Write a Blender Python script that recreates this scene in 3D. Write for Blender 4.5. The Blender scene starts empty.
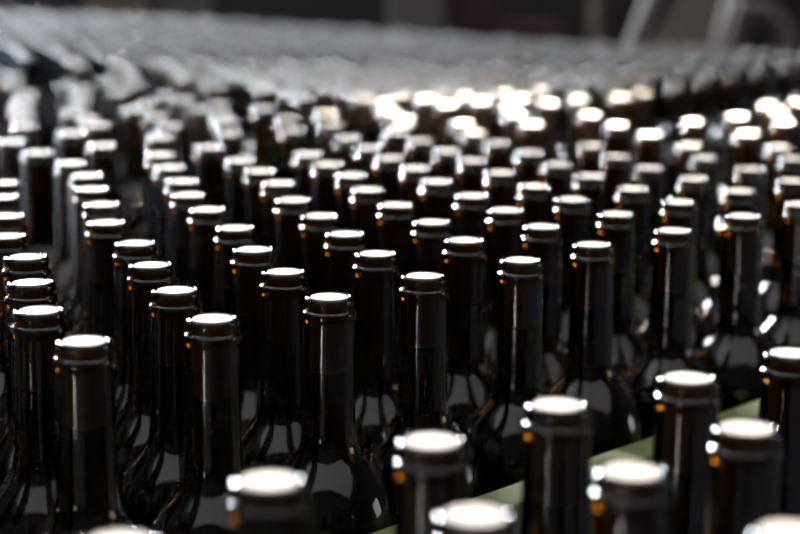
import bpy, bmesh, math, random
from mathutils import Vector, Matrix
random.seed(11)
R = math.radians
scene = bpy.context.scene
COL = scene.collection

# ------------------------------------------------------------------ camera
TABLE_Z = 0.90            # table top above the floor
BH = 0.300                # bottle height
TOP = TABLE_Z + BH
cam_d = bpy.data.cameras.new('camera')
cam = bpy.data.objects.new('camera', cam_d)
COL.objects.link(cam)
cam_d.sensor_width = 36.0
cam_d.lens = 75.2
cam.location = (0, 0, TOP + 0.17385)
cam.matrix_world = Matrix.Translation(cam.location) @ Matrix.Rotation(R(90 - 10.4737), 4, 'X') @ Matrix.Rotation(R(0.737), 4, 'Z')
cam_d.clip_start = 0.02
cam_d.dof.use_dof = True
cam_d.dof.focus_distance = 0.895
cam_d.dof.aperture_fstop = 5.4
scene.camera = cam

# ------------------------------------------------------------------ light
world = bpy.data.worlds.new('world')
scene.world = world
world.use_nodes = True
bg = world.node_tree.nodes['Background']
bg.inputs['Color'].default_value = (0.55, 0.62, 0.75, 1)
bg.inputs['Strength'].default_value = 0.02
scene.view_settings.view_transform = 'Standard'
scene.view_settings.look = 'None'
scene.view_settings.exposure = 0.0
scene.view_settings.gamma = 1.0
scene.view_settings.use_curve_mapping = False

def area(name, loc, target, size, energy, color, size_y=None):
    d = bpy.data.lights.new(name, 'AREA')
    d.energy = energy; d.color = color
    d.size = size
    d.shape = 'RECTANGLE' if size_y else 'DISK'
    if size_y: d.size_y = size_y
    o = bpy.data.objects.new(name, d); COL.objects.link(o)
    o.location = loc
    o.rotation_euler = (Vector(target) - Vector(loc)).to_track_quat('-Z', 'Y').to_euler()
    return o

# daylight from the tall window in the back wall (out of frame, upper left)
area('back_window_daylight', (-8.8, 17.9, 7.2), (-8.8, 0.0, 7.2), 7.6, 14500, (0.84, 0.92, 1.0), 5.8)
# daylight through the roof light above the table
area('roof_daylight', (0, 0.0, 10.8), (0, 0.0, 0), 21.0, 380, (1.0, 0.90, 0.81), 15.0)
# narrow shaft of sun falling on the middle of the block
sd = bpy.data.lights.new('sun_shaft', 'SPOT')
sd.energy = 75000; sd.color = (1.0, 0.90, 0.74)
sd.spot_size = R(6.6); sd.spot_blend = 0.25; sd.shadow_soft_size = 0.04
so = bpy.data.objects.new('sun_shaft', sd); COL.objects.link(so)
so.location = (2.0, 7.4, 4.55)
so.rotation_euler = (Vector((0.27, 1.97, TOP)) - Vector(so.location)).to_track_quat('-Z', 'Y').to_euler()
so.scale = (1.0, 0.42, 1.0)
# broad soft beam added at the back left, brightening near and middle corks
bd = bpy.data.lights.new('added_fill_beam', 'SPOT')
bd.energy = 16000; bd.color = (0.93, 0.95, 1.0)
bd.spot_size = R(15); bd.spot_blend = 0.8; bd.shadow_soft_size = 0.45
bo = bpy.data.objects.new('added_fill_beam', bd); COL.objects.link(bo)
bo.location = (-4.2, 9.4, 4.9)
bo.rotation_euler = (Vector((0.15, 1.45, TOP)) - Vector(bo.location)).to_track_quat('-Z', 'Y').to_euler()
bo.scale = (1.0, 0.42, 1.0)

# bottle positions on the table, millimetres
FRONT=[(-83,480),(-43,543),(13,593),(64,646),(123,692),(179,741),(25,510),(81,559),(133,616),(123,498)]
NEAR=[(-145,747),(-91,799),(-37,856),(14,918),(72,972),(121,1029),(180,1089),(240,1157),(296,1220),(-179,813),(-119,869),(-65,925),(-14,987),(41,1040),(95,1099),(151,1158),(206,1223),(263,1287),(319,1354),(-199,885),(-142,940),(-88,996),(-35,1058),(22,1112),(75,1170),(128,1228),(181,1293),(240,1358),(300,1428),(-219,961),(-163,1013),(-108,1077),(-55,1133),(-4,1189),(54,1242),(105,1300),(156,1367),(214,1428),(275,1507),(-248,1033),(-194,1092),(-135,1155),(-78,1208),(-25,1268),(29,1320),(83,1381),(135,1444),(195,1510),(-267,1115),(-212,1174),(-157,1227),(-96,1299),(-40,1352),(12,1405),(63,1463),(117,1533),(183,1597),(-290,1203),(-233,1251),(-172,1303),(-116,1372),(-63,1423),(-10,1476),(43,1538),(93,1611),(-308,1279),(-252,1329),(-193,1389),(-139,1443),(-84,1497),(-30,1555),(19,1622),(73,1705),(-366,1567),(-324,1482),(-327,1649),(-316,1736),(-278,1545),(-235,1624),(-241,1736),(-178,1543),(-172,1665),(-111,1707),(-125,1828),(-85,1901),(-74,1772),(-53,1641),(67,1808),(141,1805),(233,1809),(254,1713),(279,1611),(324,1858),(360,1735),(388,1931),(449,1997),(427,1868),(364,1606),(356,1512),(-562,2433),(-533,2280),(-477,2134),(-454,2015),(-434,1911),(-413,1814),(-388,1716),(-459,2292),(-424,2226),(-401,2097),(-379,1970),(-369,1875),(-339,1807),(-397,2443),(-365,2291),(-363,2161),(-300,2122),(-306,1991),(-307,1917),(-269,1833),(-218,2000),(-200,1860),(-187,1787),(-162,1950),(-13,1921),(0,1774),(-6,1700),(4,1848),(129,1913),(-214,1478),(-280,1410),(-268,2055),(-233,1927),(375,1402),(434,1664),(467,1801),(498,1932),(531,2071),(457,2087),(507,2142),(565,2200),(216,1925),(-356,1414),(-417,1642),(-491,1856),(-509,1939),(-531,2010),(-551,2090),(-574,2167),(-412,2350),(-600,2236),(-626,2310),(-642,2387),(-668,2457),(-614,2522),(-636,2594),(-711,2613),(-655,2670),(-732,2691)]
FAR=[(130,2026),(56,2035),(-21,2062),(181,2080),(101,2094),(30,2117),(-125,2126),(-50,2130),(226,2140),(152,2149),(81,2171),(0,2185),(284,2187),(-147,2197),(-72,2202),(135,2222),(54,2240),(-22,2256),(-182,2263),(324,2264),(-100,2271),(188,2279),(-252,2288),(111,2295),(34,2312),(-45,2328),(-193,2337),(243,2339),(-119,2343),(165,2351),(88,2368),(-278,2379),(11,2386),(297,2394),(392,2398),(-66,2402),(219,2412),(-143,2417),(143,2428),(-220,2436),(-321,2439),(64,2443),(347,2458),(-13,2462),(274,2471),(-89,2476),(197,2487),(-166,2494),(120,2504),(-241,2510),(450,2513),(45,2520),(-320,2527),(328,2531),(-34,2535),(253,2544),(-110,2550),(174,2562),(-187,2566),(96,2578),(-264,2586),(382,2589),(19,2594),(-342,2600),(305,2603),(-57,2608),(-418,2616),(228,2619),(-132,2628),(515,2634),(152,2640),(-209,2643),(436,2648),(76,2652),(-288,2660),(362,2661),(0,2670),(-364,2677),(283,2678),(-77,2686),(-441,2691),(208,2697),(-155,2703),(492,2705),(-519,2710),(129,2711),(-232,2719),(417,2722),(52,2728),(-308,2734),(339,2737),(580,2741),(-23,2745),(-384,2751),(261,2754),(-101,2760),(-464,2765),(183,2770),(-180,2776),(470,2780),(-539,2782),(107,2790),(-255,2793),(390,2795),(32,2801),(-335,2809),(318,2814),(-46,2818),(-410,2826),(239,2830),(-125,2836),(524,2840),(-484,2843),(649,2844),(162,2847),(-200,2852),(447,2855),(-562,2859),(85,2861),(-277,2868),(372,2870),(9,2877),(-643,2878),(-355,2884),(293,2888),(-70,2894),(579,2898),(-430,2900),(218,2904),(-147,2910),(502,2912),(-509,2919),(140,2920),(-220,2926),(425,2931),(-586,2934),(62,2937),(-298,2942),(351,2948),(-663,2950),(-13,2953),(633,2957),(-376,2958),(272,2963),(-89,2969),(558,2971),(-453,2975),(194,2979),(-169,2986),(480,2989),(116,2993),(-531,2993),(-246,3003),(403,3004),(-606,3006),(40,3012),(689,3015),(-321,3018),(323,3021),(-684,3026),(-37,3027),(611,3031),(-399,3036),(247,3037),(-116,3044),(535,3048),(-475,3051),(171,3053),(-190,3061),(457,3064),(-551,3067),(97,3071),(741,3076),(-265,3077),(381,3082),(-630,3082),(17,3087),(666,3090),(-345,3095),(303,3097),(-705,3101),(-60,3103),(590,3105),(-420,3111),(227,3115),(-136,3121),(511,3123),(-500,3125),(150,3130),(-211,3136),(435,3141),(-575,3142),(74,3145),(720,3149),(-288,3151),(357,3157),(-651,3158),(-7,3161),(644,3164),(-366,3169),(282,3171),(-728,3175),(-82,3176),(567,3180),(-443,3184),(204,3187),(-158,3194),(489,3196),(-522,3202),(127,3205),(775,3208),(-235,3209),(412,3213),(-598,3216),(51,3221),(697,3225),(-311,3227),(335,3228),(-28,3235),(-674,3236),(621,3238),(-389,3242),(259,3244),(-752,3250),(-104,3253),(-465,3258),(542,3258),(183,3264),(-183,3268),(469,3273),(-542,3274),(106,3277),(752,3284),(-259,3288),(391,3288),(-621,3292),(27,3295),(676,3300),(-332,3303),(312,3307),(-697,3308),(-50,3313),(598,3314),(-411,3318),(238,3319),(-773,3324),(-123,3328),(-488,3332),(522,3333),(159,3336),(807,3342),(-203,3343),(445,3346),(-567,3350),(81,3355),(730,3356),(-280,3361),(369,3365),(-642,3367),(8,3369),(654,3373),(-356,3375),(291,3379),(-721,3383),(-72,3387),(579,3388),(-434,3393),(214,3395),(-795,3399),(-148,3403),(497,3406),(-514,3410),(138,3411),(-224,3418),(421,3421),(62,3427),(-587,3428),(708,3434),(-303,3436),(345,3439),(-665,3442),(-16,3445),(629,3450),(-379,3452),(271,3454),(-744,3457),(-92,3463),(554,3466),(-457,3466),(191,3472),(-817,3474),(-171,3476),(478,3480),(-534,3484),(113,3487),(-246,3495),(403,3497),(-608,3500),(37,3504),(-326,3510),(324,3515),(-687,3517),(-39,3518),(610,3524),(-402,3528),(245,3530),(-764,3534),(-116,3537),(532,3542),(-479,3542),(171,3546),(-843,3551),(-195,3552),(455,3556),(-555,3560),(93,3562),(-272,3569),(376,3572),(-632,3573),(15,3579),(-348,3586),(301,3590),(-710,3591),(-61,3595),(-423,3604),(224,3604),(-788,3609),(-137,3613),(-501,3618),(146,3621),(-864,3625),(-216,3628),(432,3630),(-576,3635),(68,3638),(355,3645),(-290,3646),(-653,3651),(-7,3654),(-371,3658),(276,3666),(-733,3666),(-84,3671),(-444,3677),(201,3681),(-809,3685),(-161,3687),(-524,3692),(125,3695),(-235,3700),(-885,3701),(-599,3710),(47,3713),(-313,3718),(333,3723),(-679,3726),(-29,3731),(-393,3737),(256,3740),(-754,3742),(-107,3744),(-469,3753),(182,3755),(-831,3758),(-183,3762),(-546,3769),(103,3773),(-909,3775),(-261,3778),(-623,3784),(26,3787),(-340,3795),(-697,3801),(-51,3803),(-415,3812),(235,3813),(-775,3816),(-131,3820),(-491,3827),(157,3831),(-853,3832),(-207,3836),(-567,3842),(79,3847),(-931,3851),(-285,3852),(-647,3858),(1,3862),(-358,3870),(-74,3876),(-722,3877),(-436,3884),(-799,3894),(-152,3896),(-512,3901),(134,3905),(-875,3908),(-228,3913),(-591,3918),(59,3922),(-953,3924),(-304,3928),(-666,3933),(-21,3936),(-383,3943),(-743,3952),(-96,3956),(-459,3962),(-822,3967),(-173,3971),(-537,3978),(115,3979),(-895,3984),(-248,3987),(-611,3994),(37,3997),(-330,4001),(-974,4002),(-690,4011),(-42,4015),(-406,4017),(-766,4028),(-120,4029),(-480,4036),(-842,4041),(-198,4045),(-559,4052),(-922,4059),(-271,4062),(-635,4067),(13,4073),(-1000,4075),(-350,4079),(-712,4085),(-66,4087),(-427,4095),(-789,4101),(-143,4104),(-504,4108),(-865,4117),(-218,4120),(-580,4125),(-942,4134),(-294,4135),(-658,4143),(-10,4147),(-1019,4149),(-372,4154),(-735,4159),(-86,4164),(-447,4169),(-810,4177),(-164,4178),(-528,4186),(-889,4189),(-240,4195),(-603,4203),(-965,4210),(-316,4212),(-682,4218),(-393,4226),(-758,4234),(-107,4237),(-474,4244),(-833,4251),(-185,4254),(-550,4262),(-911,4266),(-265,4268),(-627,4274),(-987,4282),(-340,4285),(-703,4293),(-416,4303),(-780,4311),(-493,4319),(-857,4325),(-208,4328),(-570,4337),(-933,4342),(-285,4345),(-649,4352),(-1008,4358),(-364,4361),(-725,4367),(-442,4377),(-802,4384),(-516,4395),(-878,4401),(-593,4410),(-955,4418),(-307,4420),(-670,4425),(-1032,4434),(-383,4437),(-749,4444),(-463,4452),(-825,4459),(-538,4470),(-903,4476),(-616,4486),(-977,4492),(-331,4494),(-693,4500),(-1057,4508),(-407,4511),(-771,4518),(-483,4528),(-848,4535),(-562,4544),(-925,4552),(-636,4559),(-1000,4569),(-716,4577),(-1078,4583),(-429,4587),(-792,4592),(-506,4604),(-868,4612),(-584,4619),(-946,4625),(-659,4635),(-1021,4642),(-737,4653),(-1099,4660),(-452,4662),(-812,4668),(-529,4678),(-891,4685),(-605,4694),(-970,4701),(-681,4710),(-1045,4718),(-760,4725),(-1120,4732),(-835,4743),(-551,4751),(-911,4758),(-628,4768),(-991,4775),(-705,4786),(-1067,4791),(-783,4800),(-1143,4810),(-857,4818),(-574,4829),(-935,4834),(-650,4846),(-1012,4851),(-727,4861),(-1088,4868),(-806,4874),(-1167,4883),(-882,4893),(-959,4907),(-674,4919),(-1034,4925),(-750,4935),(-1113,4940),(-827,4953),(-1189,4959),(-906,4968),(-981,4985),(-1057,5002),(-771,5007),(-1137,5015),(-849,5027),(-1211,5034),(-925,5042),(-1005,5058),(-1080,5076),(-1157,5092),(-1233,5109),(-947,5116),(-1025,5135),(-1101,5149),(-1179,5168),(-1256,5183),(-1126,5224),(-1203,5241),(-1279,5257),(-1299,5333)]
ASIDE=[(-260,620),(-206,679),(-283,695),(-228,754),(-305,770),(-328,845),(-273,904),(-350,920),(-372,995),(-395,1070),(-340,1129),(-472,1086),(-417,1145),(-494,1161),(-440,1220),(-385,1279)]
RAILH = 0.186
FILL = 70

# ------------------------------------------------------------------ materials
def mat(name, color, rough=0.5, metal=0.0, trans=0.0, ior=1.5, noise=None, bump=None, spec=None, emit=None):
    m = bpy.data.materials.new(name); m.use_nodes = True
    nt = m.node_tree; p = nt.nodes['Principled BSDF']
    p.inputs['Base Color'].default_value = (*color, 1)
    p.inputs['Roughness'].default_value = rough
    p.inputs['Metallic'].default_value = metal
    p.inputs['Transmission Weight'].default_value = trans
    p.inputs['IOR'].default_value = ior
    if spec is not None: p.inputs['Specular IOR Level'].default_value = spec
    if emit:
        p.inputs['Emission Color'].default_value = (*emit[0], 1)
        p.inputs['Emission Strength'].default_value = emit[1]
    if noise or bump:
        tc = nt.nodes.new('ShaderNodeTexCoord')
    if noise:   # (scale, second colour, stretch z)
        mp = nt.nodes.new('ShaderNodeMapping'); mp.inputs['Scale'].default_value = noise[2]
        n = nt.nodes.new('ShaderNodeTexNoise'); n.inputs['Scale'].default_value = noise[0]; n.inputs['Detail'].default_value = 6
        rp = nt.nodes.new('ShaderNodeValToRGB')
        rp.color_ramp.elements[0].position = 0.35; rp.color_ramp.elements[0].color = (*color, 1)
        rp.color_ramp.elements[1].position = 0.7; rp.color_ramp.elements[1].color = (*noise[1], 1)
        nt.links.new(tc.outputs['Object'], mp.inputs['Vector']); nt.links.new(mp.outputs[0], n.inputs['Vector'])
        nt.links.new(n.outputs['Fac'], rp.inputs['Fac']); nt.links.new(rp.outputs['Color'], p.inputs['Base Color'])
    if bump:    # (scale, strength, distance, stretch)
        mp2 = nt.nodes.new('ShaderNodeMapping'); mp2.inputs['Scale'].default_value = bump[3]
        n2 = nt.nodes.new('ShaderNodeTexNoise'); n2.inputs['Scale'].default_value = bump[0]; n2.inputs['Detail'].default_value = 2
        b = nt.nodes.new('ShaderNodeBump'); b.inputs['Strength'].default_value = bump[1]; b.inputs['Distance'].default_value = bump[2]
        nt.links.new(tc.outputs['Object'], mp2.inputs['Vector']); nt.links.new(mp2.outputs[0], n2.inputs['Vector'])
        nt.links.new(n2.outputs['Fac'], b.inputs['Height']); nt.links.new(b.outputs[0], p.inputs['Normal'])
    return m

GLASS = mat('dark_amber_glass', (1.0, 0.97, 0.94), 0.03, trans=1.0, ior=1.52, bump=(110, 0.25, 0.0004, (1, 1, 0.25)))
_nt = GLASS.node_tree
_va = _nt.nodes.new('ShaderNodeVolumeAbsorption'); _va.inputs['Color'].default_value = (0.55, 0.41, 0.0, 1); _va.inputs['Density'].default_value = 800
_nt.links.new(_va.outputs[0], _nt.nodes['Material Output'].inputs['Volume'])
ROUGHGLASS = GLASS.copy(); ROUGHGLASS.name = 'rougher_amber_glass'
ROUGHGLASS.node_tree.nodes['Principled BSDF'].inputs['Roughness'].default_value = 0.11  # rougher copy, spreads the highlights on the farther bottles
WINE = mat('wine', (0.003, 0.005, 0.012), 0.08, ior=1.35)
CORK = mat('cork', (0.64, 0.52, 0.41), 0.75, noise=(420, (0.78, 0.66, 0.54), (1, 1, 1)), bump=(900, 0.3, 0.0004, (1, 1, 1)))
FARGLASS = mat('dark_filled_glass', (0.005, 0.005, 0.006), 0.1, ior=1.52)
STEEL = mat('dark_coated_steel', (0.022, 0.022, 0.024), 0.6, 0.0, noise=(30, (0.034, 0.034, 0.036), (1, 12, 1)), spec=0.3)
GREEN = mat('olive_green_plastic', (0.105, 0.12, 0.030), 0.6, noise=(14, (0.13, 0.145, 0.04), (1, 1, 1)))
CONC = mat('blue_grey_concrete', (0.06, 0.075, 0.11), 0.8, noise=(3, (0.08, 0.10, 0.14), (1, 1, 1)), bump=(40, 0.3, 0.003, (1, 1, 1)))
WALL = mat('dark_plaster', (0.015, 0.010, 0.009), 0.9, noise=(1.5, (0.022, 0.015, 0.013), (1, 1, 1)))
CEIL = mat('grey_ceiling', (0.16, 0.15, 0.15), 0.9, noise=(2, (0.22, 0.21, 0.2), (1, 1, 1)))
GREYBROWN = mat('weathered_grey_board', (0.10, 0.083, 0.072), 0.8, noise=(4, (0.13, 0.11, 0.095), (1, 1, 0.3)))
BOARD = mat('dusty_tan_board', (0.17, 0.145, 0.12), 0.8, noise=(4, (0.21, 0.18, 0.15), (1, 1, 0.3)))
TAN = mat('tan_cardboard', (0.12, 0.085, 0.055), 0.85, noise=(5, (0.15, 0.105, 0.07), (1, 1, 1)))
DARKRED = mat('dark_red_plastic', (0.04, 0.010, 0.010), 0.6, noise=(5, (0.05, 0.012, 0.012), (1, 1, 1)))
CREAM = mat('dusty_cream_hose', (0.20, 0.17, 0.15), 0.6, noise=(30, (0.24, 0.20, 0.18), (1, 1, 1)))
PINKISH = mat('dull_pink_hose', (0.12, 0.085, 0.082), 0.6, noise=(30, (0.15, 0.11, 0.10), (1, 1, 1)))
BLACK = mat('black_metal', (0.015, 0.015, 0.016), 0.5, 0.5, noise=(20, (0.02, 0.02, 0.022), (1, 1, 1)))
SKYGLASS = mat('sky_window_glass', (0.9, 0.9, 0.9), 0.5, emit=((0.82, 0.91, 1.0), 20.0))
ROOFGLASS = mat('roof_light_glass', (0.9, 0.9, 0.9), 0.5, emit=((1.0, 0.94, 0.88), 0.2))
PANELGLOW = mat('streak_panel_glow', (0.9, 0.9, 0.9), 0.3, emit=((1.0, 0.97, 0.88), 9.0))  # glow of the panel added for the neck streaks
SIDEGLASS = mat('side_window_glass', (0.9, 0.9, 0.9), 0.3, emit=((0.95, 0.97, 1.0), 1.6))

# ------------------------------------------------------------------ helpers
def obj(name, bm, material, parent=None, smooth=False):
    me = bpy.data.meshes.new(name)
    bmesh.ops.recalc_face_normals(bm, faces=bm.faces)
    if smooth:
        for f in bm.faces: f.smooth = True
    bm.to_mesh(me); bm.free()
    mats = material if isinstance(material, (list, tuple)) else [material]
    for m in mats: me.materials.append(m)
    o = bpy.data.objects.new(name, me); COL.objects.link(o)
    if parent: o.parent = parent
    return o
def tag(o, label=None, cat=None, group=None, kind=None):
    if label: o['label'] = label
    if cat: o['category'] = cat
    if group: o['group'] = group
    if kind: o['kind'] = kind
    return o
def empty(name, loc, rz=0.0):
    o = bpy.data.objects.new(name, None); COL.objects.link(o)
    o.location = loc; o.rotation_euler = (0, 0, rz); o.empty_display_size = 0.05
    return o
def box(bm, x0, x1, y0, y1, z0, z1, bevel=0.0):
    g = bmesh.ops.create_cube(bm, size=1)['verts']
    for v in g:
        v.co = Vector((x0 + (v.co.x + .5) * (x1 - x0), y0 + (v.co.y + .5) * (y1 - y0), z0 + (v.co.z + .5) * (z1 - z0)))
    if bevel:
        ed = list({e for v in g for e in v.link_edges})
        bmesh.ops.bevel(bm, geom=ed, offset=bevel, segments=2, affect='EDGES', profile=0.6)
def lathe(bm, prof, n=40, closed=False):
    rings = []
    for r, z in prof:
        if r < 1e-6: rings.append([bm.verts.new((0, 0, z))])
        else: rings.append([bm.verts.new((r * math.cos(2 * math.pi * k / n), r * math.sin(2 * math.pi * k / n), z)) for k in range(n)])
    for a, b in zip(rings, rings[1:]):
        for k in range(n):
            k2 = (k + 1) % n
            if len(a) == 1: vs = [a[0], b[k2], b[k]]
            elif len(b) == 1: vs = [a[k], a[k2], b[0]]
            else: vs = [a[k], a[k2], b[k2], b[k]]
            bm.faces.new(vs)
def tube(bm, pts, r, n=14):
    pts = [Vector(p) for p in pts]; rings = []
    up = None
    for i, p in enumerate(pts):
        t = (pts[min(i + 1, len(pts) - 1)] - pts[max(i - 1, 0)]).normalized()
        if up is None: up = t.orthogonal().normalized()
        up = (up - t * up.dot(t)).normalized(); s = t.cross(up)
        rings.append([bm.verts.new(p + (up * math.cos(2 * math.pi * k / n) + s * math.sin(2 * math.pi * k / n)) * r) for k in range(n)])
    for a, b in zip(rings, rings[1:]):
        for k in range(n): bm.faces.new((a[k], a[(k + 1) % n], b[(k + 1) % n], b[k]))
    bm.faces.new(rings[0][::-1]); bm.faces.new(rings[-1])
def bez(p0, p1, p2, p3, n=24):
    out = []
    for i in range(n + 1):
        t = i / n; u = 1 - t
        out.append(Vector(p0) * u**3 + Vector(p1) * 3 * u * u * t + Vector(p2) * 3 * u * t * t + Vector(p3) * t**3)
    return out

# ------------------------------------------------------------------ the hall
XW, Y0, Y1, H = 13.0, -8.0, 18.0, 11.2
def struct(name, b, m):
    bm = bmesh.new(); box(bm, *b); return tag(obj(name, bm, m), kind='structure')
struct('floor', (-XW, XW, Y0, Y1, -0.1, 0), CONC)
struct('ceiling', (-XW, XW, Y0, Y1, H, H + 0.1), CEIL)
struct('wall_back', (-XW, XW, Y1, Y1 + 0.1, 0, H), WALL)
struct('wall_front', (-XW, XW, Y0 - 0.1, Y0, 0, H), WALL)
struct('wall_left', (-XW - 0.1, -XW, Y0, Y1, 0, H), WALL)
struct('wall_right', (XW, XW + 0.1, Y0, Y1, 0, H), WALL)
def window(name, axis, c, w, z0, z1, depth_dir, glassmat, bars=2):
    """window on a wall; axis 'x' = runs along x, 'y' = runs along y; c = (x, y)"""
    root = empty(name, (c[0], c[1], z0), 0 if axis == 'x' else math.pi / 2)
    tag(root, kind='structure')
    h = z1 - z0; t = 0.05
    fr = bmesh.new()
    box(fr, -w/2 - t, w/2 + t, -0.03, 0.03, -t, 0); box(fr, -w/2 - t, w/2 + t, -0.03, 0.03, h, h + t)
    box(fr, -w/2 - t, -w/2, -0.03, 0.03, 0, h); box(fr, w/2, w/2 + t, -0.03, 0.03, 0, h)
    for k in range(1, bars): box(fr, -w/2 + w*k/bars - .012, -w/2 + w*k/bars + .012, -0.02, 0.02, 0, h)
    obj('window_frame', fr, BLACK, root)
    g = bmesh.new(); box(g, -w/2, w/2, -0.008, 0.008, 0, h); obj('window_pane', g, glassmat, root)
window('window_1', 'y', (XW - 0.03, 4.0), 4.0, 1.4, 4.4, 1, SIDEGLASS, 3)
root = empty('window_3', (0, 0, H - 0.06)); tag(root, kind='structure')
bm = bmesh.new(); box(bm, -10.5, 10.5, -7.5, 7.5, 0, 0.02); obj('window_pane', bm, ROOFGLASS, root)
bm = bmesh.new()
for k in range(4): box(bm, -10.53, 10.53, -7.54 + k * 5, -7.46 + k * 5, -0.05, 0.0)
for k in range(5): box(bm, -10.54 + k * 5.25, -10.46 + k * 5.25, -7.5, 7.5, -0.05, 0.0)
obj('window_frame', bm, BLACK, root)
window('window_2', 'x', (-8.8, Y1 - 0.03), 7.6, 4.3, 10.1, 1, SKYGLASS, 6)
# unseen glowing panel added behind the photographer to make the pale neck streaks
root = empty('streak_panel', (-1.36, -1.35, 0), math.atan2(1.4, 2.25) * -1)
tag(root, 'added upright glowing panel, unseen, mirrored as pale streaks in near necks', 'lamp')
bm = bmesh.new(); box(bm, -0.12, 0.12, -0.03, -0.002, 0.03, 1.02, 0.004); obj('panel_housing', bm, BLACK, root)
bm = bmesh.new(); box(bm, -0.09, 0.09, -0.001, 0.006, 0.06, 0.99); obj('diffuser', bm, PANELGLOW, root)
bm = bmesh.new(); box(bm, -0.2, 0.2, -0.12, 0.10, 0.0, 0.028, 0.004); obj('base', bm, BLACK, root)
# housing of the shaft lamp
root = empty('spot_lamp', so.location, 0); root.rotation_euler = so.rotation_euler
tag(root, 'small black spot lamp under the ceiling aimed at the middle of the bottles', 'lamp')
bm = bmesh.new(); lathe(bm, [(0, 0.20), (0.06, 0.20), (0.08, 0.16), (0.08, 0.02), (0.07, 0.02), (0.07, 0.12), (0, 0.12)], 24); obj('lamp_housing', bm, BLACK, root, True)
so.location = Vector(so.location) + (so.rotation_euler.to_matrix() @ Vector((0, 0, -0.02)))
bm = bmesh.new(); tube(bm, [(0, 0, 0.19), (0, 0, 0.45)], 0.012); obj('bracket', bm, BLACK, root)

root = empty('added_fill_lamp', bo.location, 0); root.rotation_euler = bo.rotation_euler  # made-up lamp body for the added beam, out of view
tag(root, 'added round fill lamp high at the back, unseen, brightening the nearer bottles', 'lamp')
bm = bmesh.new(); lathe(bm, [(0, 0.46), (0.12, 0.46), (0.40, 0.20), (0.56, 0.02), (0.53, 0.02), (0.38, 0.17), (0, 0.17)], 36); obj('lamp_housing', bm, BLACK, root, True)
bm = bmesh.new(); tube(bm, [(0, 0, 0.45), (0, 0.5, 0.9)], 0.02); obj('bracket', bm, BLACK, root)
bo.location = Vector(bo.location) + (bo.rotation_euler.to_matrix() @ Vector((0, 0, -0.5)))

# ------------------------------------------------------------------ table
root = empty('packing_table', (0, 2.9, 0))
tag(root, 'long dark steel table that carries all the standing wine bottles', 'table')
bm = bmesh.new(); box(bm, -1.75, 1.45, -2.72, 2.75, TABLE_Z - 0.04, TABLE_Z, 0.004); obj('table_top', bm, STEEL, root)
for x in (-1.6, -0.1, 1.3):
    for y in (-2.55, -0.8, 0.9, 2.6):
        bm = bmesh.new(); box(bm, x - .03, x + .03, y - .03, y + .03, 0, TABLE_Z - 0.04, 0.004); obj('leg', bm, STEEL, root)

# green rail : runs parallel to the rows (direction a), between the two blocks
A = Vector((0.05456, 0.05867)).normalized(); Nn = Vector((A.y, -A.x))
O = Vector((-0.1513, 0.7376))
ang = math.atan2(A.y, A.x)
rc = O + A * 0.45 + Nn * 0.062
root = empty('green_rail', (rc.x, rc.y, TABLE_Z), ang)
tag(root, 'olive green plastic guide rail crossing between the nearest bottles', 'rail')
L = 0.95
bm = bmesh.new(); box(bm, -L, L, -0.012, 0.012, RAILH - 0.014, RAILH, 0.002); obj('rail_cap', bm, GREEN, root)
bm = bmesh.new(); box(bm, -L, L, -0.004, 0.004, 0, RAILH - 0.0145); obj('rail_board', bm, GREEN, root)

# ------------------------------------------------------------------ bottle
def zz(d): return BH - d / 1000.0
mm = 0.001
outer = [(0, 24), (10, 22), (24, 8), (32, 1.5), (35, 0.4), (36.3, 3), (36.6, 10), (36.6, 100), (36.6, 160)]
prof = [(r * mm, z * mm) for r, z in outer]
prof += [(r * mm, zz(d)) for r, d in [(36.6, 132), (36.4, 125), (35.8, 119), (34.5, 113), (32.4, 107), (29.6, 101.5), (26.4, 96.5), (23.0, 92), (19.8, 88), (17.4, 84.6), (15.9, 81.6), (15.1, 78.5), (14.6, 74), (14.3, 66), (13.9, 50), (13.6, 30), (13.35, 17), (13.25, 13.6),
          (13.3, 13.2), (13.6, 12.9), (13.95, 12.2), (14.2, 11.0), (14.25, 9.8), (14.05, 8.6), (13.6, 7.8), (13.0, 7.5), (12.75, 7.1), (12.75, 6.7), (12.95, 6.2), (13.2, 5.0), (13.3, 3.6), (13.2, 2.2), (12.8, 1.1), (12.3, 0.55), (11.6, 0.2), (11.0, 0.25), (10.6, 0.7), (10.2, 1.5), (10.0, 2.6)]]
# inside surface
prof += [(r * mm, zz(d)) for r, d in [(9.75, 6), (9.6, 30), (10.0, 50), (10.8, 66), (11.4, 76), (12.8, 83), (16.5, 90), (22, 97.5), (28, 106), (31.5, 115), (33.0, 128)]]
prof += [(33.2 * mm, 160 * mm), (33.2 * mm, 14 * mm), (31 * mm, 10 * mm), (22 * mm, 14 * mm), (9 * mm, 27 * mm), (0, 29 * mm)]
bm = bmesh.new(); lathe(bm, prof, 44)
bottle = obj('wine_bottle', bm, GLASS, None, True)
rougher = bottle.data.copy(); rougher.materials[0] = ROUGHGLASS
bm = bmesh.new()
lathe(bm, [(0, zz(39.5)), (8.7 * mm, zz(39.5)), (9.4 * mm, zz(38.8)), (9.5 * mm, zz(8)), (9.85 * mm, zz(3)), (9.85 * mm, zz(1.0)), (9.6 * mm, zz(0.5)), (0, zz(0.4))], 36)
cork = obj('cork', bm, CORK, bottle, True)
for p in cork.data.polygons: p.use_smooth = abs(p.normal.z) < 0.6
bm = bmesh.new()
g = 0.25
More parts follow.
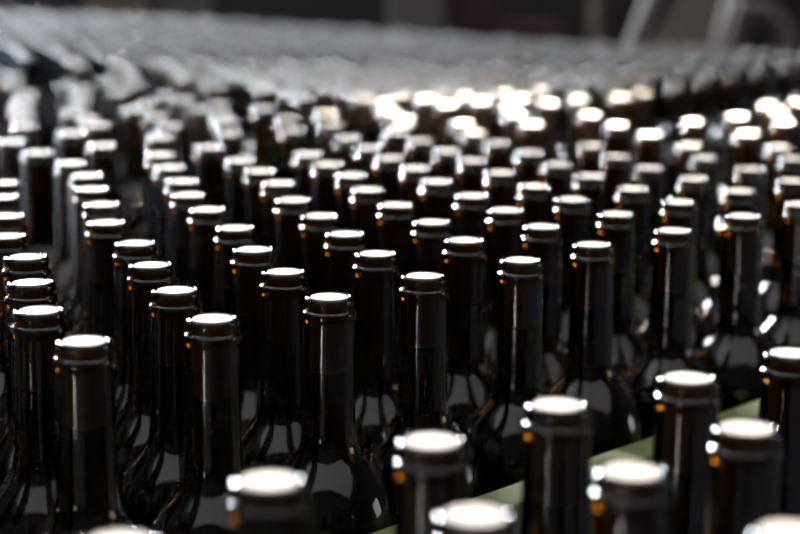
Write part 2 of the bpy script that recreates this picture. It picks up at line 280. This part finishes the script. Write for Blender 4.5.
lathe(bm, [(0, 29.6 * mm), (9 * mm, 27.6 * mm), (22 * mm, 14.7 * mm), (30.6 * mm, 11 * mm), ((33.2 - g) * mm, 15 * mm), ((33.2 - g) * mm, 160 * mm)] +
      [((r - g) * mm, zz(d)) for r, d in [(33.0, 128), (31.5, 115.3), (28, 106.4), (22, 98), (16.5, 90.5), (12.8, 83.5), (11.4, 76.2), (10.8, 66), (10.5, FILL)]] + [(9.2 * mm, zz(FILL + 0.4)), (0, zz(FILL + 0.5))], 36)
wine = obj('wine', bm, WINE, bottle, True)
cork['label'] = 'pale cork with its end flush in the mouth'
cork['material_note'] = 'cork'
del cork['material_note']

WORDS = ['first', 'second', 'third', 'fourth', 'fifth', 'sixth', 'seventh', 'eighth', 'ninth', 'tenth', 'eleventh', 'twelfth', 'thirteenth', 'fourteenth', 'fifteenth', 'sixteenth', 'seventeenth', 'eighteenth', 'nineteenth', 'twentieth',
         'twenty-first', 'twenty-second', 'twenty-third', 'twenty-fourth', 'twenty-fifth', 'twenty-sixth', 'twenty-seventh', 'twenty-eighth', 'twenty-ninth', 'thirtieth']
used = False
def put(x, y, label, group):
    global used
    if not used: o = bottle; used = True
    else:
        o = bottle.copy(); COL.objects.link(o)
        for ch in (cork, wine):
            c = ch.copy(); COL.objects.link(c); c.parent = o
    o.location = (x * mm, y * mm, TABLE_Z)
    if y > 1900: o.data = rougher
    rnd = random.Random(int(x * 131 + y * 17))
    o.rotation_euler = (R(rnd.uniform(-.12, .12)), R(rnd.uniform(-.12, .12)), rnd.uniform(0, 6.28))
    tag(o, label, 'bottle', group)
    return o

ax, ay, bx_, by_ = 54.56, 58.67, -22.39, 74.99
det = ax * by_ - bx_ * ay
def ij(x, y):
    dx, dy = x + 151.3, y - 737.6
    return (dx * by_ - bx_ * dy) / det, (ax * dy - dx * ay) / det

def nth(k, n):
    return 'leftmost' if k == 0 else ('rightmost' if k == n - 1 else WORDS[k] + ' from left')
# nearest group, on the camera's side of the rail
fr = [FRONT[:6], FRONT[6:9], FRONT[9:]]
for r, row in enumerate(fr):
    row = sorted(row)
    for k, (x, y) in enumerate(row):
        if r == 0: lb = 'blurred corked wine bottle, %s in the row just before the green rail' % nth(k, len(row))
        elif r == 1: lb = 'large blurred corked wine bottle, %s in the second row before the green rail' % nth(k, len(row))
        else: lb = 'nearest blurred corked wine bottle, only its cork top showing at the bottom right corner'
        put(x, y, lb, 'wine bottles before the green rail')
# main block behind the rail
rows = {}
for x, y in NEAR:
    i, j = ij(x, y); rows.setdefault(max(0, round(j)), []).append((i, x, y))
for n, j in enumerate(sorted(rows)):
    row = sorted(rows[j])
    for k, (i, x, y) in enumerate(row):
        look = 'sharp dark glass' if y < 1000 and n < 3 else ('dark glass' if y < 1500 else 'blurred dark')
        if len(row) == 1: lb = '%s wine bottle, alone in the %s row behind the green rail' % (look, WORDS[n])
        else: lb = '%s wine bottle, %s in the %s row behind the green rail' % (look, nth(k, len(row)), WORDS[n])
        put(x, y, lb, 'wine bottles behind the green rail')
for x, y in ASIDE:  # bottles out of view, added to block stray reflections at the left
    put(x, y, 'dark wine bottle standing just past the left edge of the picture', 'wine bottles past the left edge')
# far block beyond the dark gap
n_ind = 300 - len(ASIDE) - len(NEAR) - len(FRONT)
def lit(x, y): return ((x - 270) / 330) ** 2 + ((y - 1980) / 170) ** 2 < 1 or False
def front_edge(x): return max(1990 + (60 - x) * 1.16, 1990 + (x - 60) * 1.07) + 95
near_far = FAR[:n_ind]
edge = sorted([p for p in near_far if p[1] < front_edge(p[0])]); rest = [p for p in near_far if p not in edge]
for k, (x, y) in enumerate(edge):
    look = 'glaring sunlit' if lit(x, y) else 'blurred'
    put(x, y, '%s wine bottle, %s along the near edge of the far block' % (look, nth(k, len(edge))), 'wine bottles of the far block beyond the dark gap')
for (x, y) in rest:
    put(x, y, 'blurred wine bottle inside the far block, behind its near edge rows', 'wine bottles inside the far block')
# the farthest bottles : only a shimmer of corks in the photo
def far_mass(pts):
    verts, faces, mats = [], [], []
    pg = [(35 * mm, 0), (36.6 * mm, 6 * mm), (36.6 * mm, zz(132)), (33.2 * mm, zz(109)), (26 * mm, zz(97)), (16.6 * mm, zz(84)), (14.3 * mm, zz(66)), (13.4 * mm, zz(14)), (14.15 * mm, zz(10.8)), (13.9 * mm, zz(8.4)), (12.9 * mm, zz(7)), (13.1 * mm, zz(4)), (12.4 * mm, zz(0.9)), (11.0 * mm, zz(0.1)), (9.4 * mm, zz(0.4))]
    n = 18
    for (x, y) in pts:
        base = len(verts)
        for (r, z) in pg:
            for k in range(n):
                a = 2 * math.pi * k / n
                verts.append((x * mm + r * math.cos(a), y * mm + r * math.sin(a), TABLE_Z + z))
        for q in range(len(pg) - 1):
            for k in range(n):
                k2 = (k + 1) % n
                faces.append((base + q * n + k, base + q * n + k2, base + (q + 1) * n + k2, base + (q + 1) * n + k)); mats.append(0)
        last = base + (len(pg) - 1) * n
        faces.append(tuple(range(last, last + n))); mats.append(1)
    me = bpy.data.meshes.new('far_wine_bottles'); me.from_pydata(verts, [], faces)
    me.materials.append(FARGLASS); me.materials.append(CORK)
    me.polygons.foreach_set('material_index', mats)
    me.polygons.foreach_set('use_smooth', [m == 0 for m in mats]); me.update()
    o = bpy.data.objects.new('far_wine_bottles', me); COL.objects.link(o)
    tag(o, 'grey shimmering mass of the farthest blurred wine bottles at the back of the table', 'bottles', kind='stuff')
far_mass(FAR[n_ind:])

# ------------------------------------------------------------------ things behind, all out of focus
def ray(px, py, Y):
    """point of the hall seen at photo pixel (px, py) at distance Y along the hall"""
    f = 1671.0; p = R(10.4737); rl = R(0.737)
    x0, y0 = px - 400, 267 - py
    x = x0 * math.cos(-rl) + y0 * math.sin(-rl); y = -x0 * math.sin(-rl) + y0 * math.cos(-rl)
    d = Vector((x, f * math.cos(p) + y * math.sin(p), -f * math.sin(p) + y * math.cos(p)))
    return Vector(cam.location) + d * (Y / d.y)
def stand_box(name, px0, px1, Y, depth, z1, m, label, cat, z0=0.0, parts=()):
    a, b = ray(px0, 20, Y), ray(px1, 20, Y)
    root = empty(name, ((a.x + b.x) / 2, Y + depth / 2, z0)); tag(root, label, cat)
    w = b.x - a.x
    bm = bmesh.new(); box(bm, -w/2, w/2, -depth/2, depth/2, 0.0, z1 - z0, 0.01)
    obj(parts[0], bm, m, root)
    bm = bmesh.new(); box(bm, -w/2 - .01, w/2 + .01, -depth/2 - .012, depth/2, z1 - z0 + .0005, z1 - z0 + .03, 0.004)
    obj(parts[1], bm, m, root)
    return root
stand_box('cardboard_carton', 88, 132, 7.4, 0.4, 1.36, TAN, 'blurred tan carton standing far behind the bottles at upper left', 'carton', parts=('carton_body', 'lid'))
stand_box('grey_cabinet', 155, 200, 7.6, 0.5, 1.9, GREYBROWN, 'blurred narrow grey-brown cabinet far behind the left bottles', 'cabinet', parts=('cabinet_body', 'cabinet_top'))
stand_box('grey_machine', 388, 443, 7.2, 0.6, 1.8, GREYBROWN, 'blurred wide grey-brown machine far behind the middle of the bottles', 'machine', parts=('machine_body', 'machine_top'))
stand_box('dark_red_crate', 447, 492, 7.3, 0.5, 1.36, DARKRED, 'blurred dark red crate beside the grey machine at the back', 'crate', parts=('crate_body', 'crate_rim'))
stand_box('dark_red_bin', 505, 560, 6.9, 0.5, 1.08, DARKRED, 'blurred lower dark red bin right of the dark red crate', 'bin', parts=('bin_body', 'bin_rim'))
stand_box('wooden_post', 592, 603, 6.8, 0.1, 2.4, TAN, 'blurred brown wooden post behind the right part of the bottles', 'post', parts=('post_shaft', 'post_cap'))
# leaning pipes, board and hose at upper right
def lean(name, p0, p1, Y, r, m, label, cat):
    a, b = ray(*p0, Y), ray(*p1, Y)
    d = (b - a); lo = a + d * ((0.012 - a.z) / d.z); hi = a + d * ((2.1 - a.z) / d.z)
    lo.y -= 0.0; hi.y += 0.1
    bm = bmesh.new(); tube(bm, [lo, lo.lerp(hi, .5), hi], r)
    tag(obj(name, bm, m, None, True), label, cat)
lean('leaning_pipe', (633, 52), (653, 0), 4.6 + 1.3, 0.026, CREAM, 'blurred pale leaning pipe behind the right bottles, left of the board', 'pipe')
lean('leaning_pipe', (722, 52), (736, 0), 4.6 + 1.3, 0.026, CREAM, 'blurred pale leaning pipe behind the right bottles, right of the board', 'pipe')
Yb = 6.3
c1, c2, c3, c4 = ray(660, 48, Yb), ray(712, 48, Yb), ray(720, 0, Yb), ray(686, 0, Yb)
def ext(a, b, z): return a + (b - a) * ((z - a.z) / (b.z - a.z))
q = [ext(c1, c4, 0.01), ext(c2, c3, 0.01), ext(c2, c3, 1.75), ext(c1, c4, 1.75)]
bm = bmesh.new(); fv = [bm.verts.new(v) for v in q]; bk = [bm.verts.new(v + Vector((0, 0.04, 0))) for v in q]
bm.faces.new(fv); bm.faces.new(bk[::-1])
for k in range(4): bm.faces.new((fv[k], bk[k], bk[(k + 1) % 4], fv[(k + 1) % 4]))
tag(obj('leaning_board', bm, BOARD), 'blurred broad tan-grey board leaning between two pale pipes', 'board')
Yh = 5.8
pts = [ray(742, 14, Yh), ray(748, 11, Yh), ray(757, 9, Yh), ray(767, 12, Yh), ray(776, 19, Yh), ray(783, 28, Yh), ray(787, 40, Yh), ray(788, 55, Yh)]
pts = [Vector((pts[0].x - .03, Yh + .1, 0.9)), ] + pts
e = pts[-1]; pts += [Vector((e.x, Yh, 0.5)), Vector((e.x + .02, Yh, 0.1)), Vector((e.x + .1, Yh, 0.03)), Vector((e.x + .5, Yh, 0.03))]
def smooth_path(P, n=6):
    out = []
    for i in range(len(P) - 1):
        p0, p1, p2, p3 = P[max(i - 1, 0)], P[i], P[i + 1], P[min(i + 2, len(P) - 1)]
        for k in range(n):
            t = k / n
            out.append(0.5 * ((2 * p1) + (p2 - p0) * t + (2 * p0 - 5 * p1 + 4 * p2 - p3) * t * t + (3 * p1 - p0 - 3 * p2 + p3) * t ** 3))
    return out + [P[-1]]
bm = bmesh.new(); tube(bm, smooth_path(pts), 0.03)
tag(obj('hose', bm, PINKISH, None, True), 'blurred dull pink hose arching down behind the right end of the bottles', 'hose')
stand_box('tan_carton', 737, 768, 6.0, 0.3, 0.93, TAN, 'blurred small tan carton under the arch of the hose', 'carton', parts=('carton_body', 'lid'))
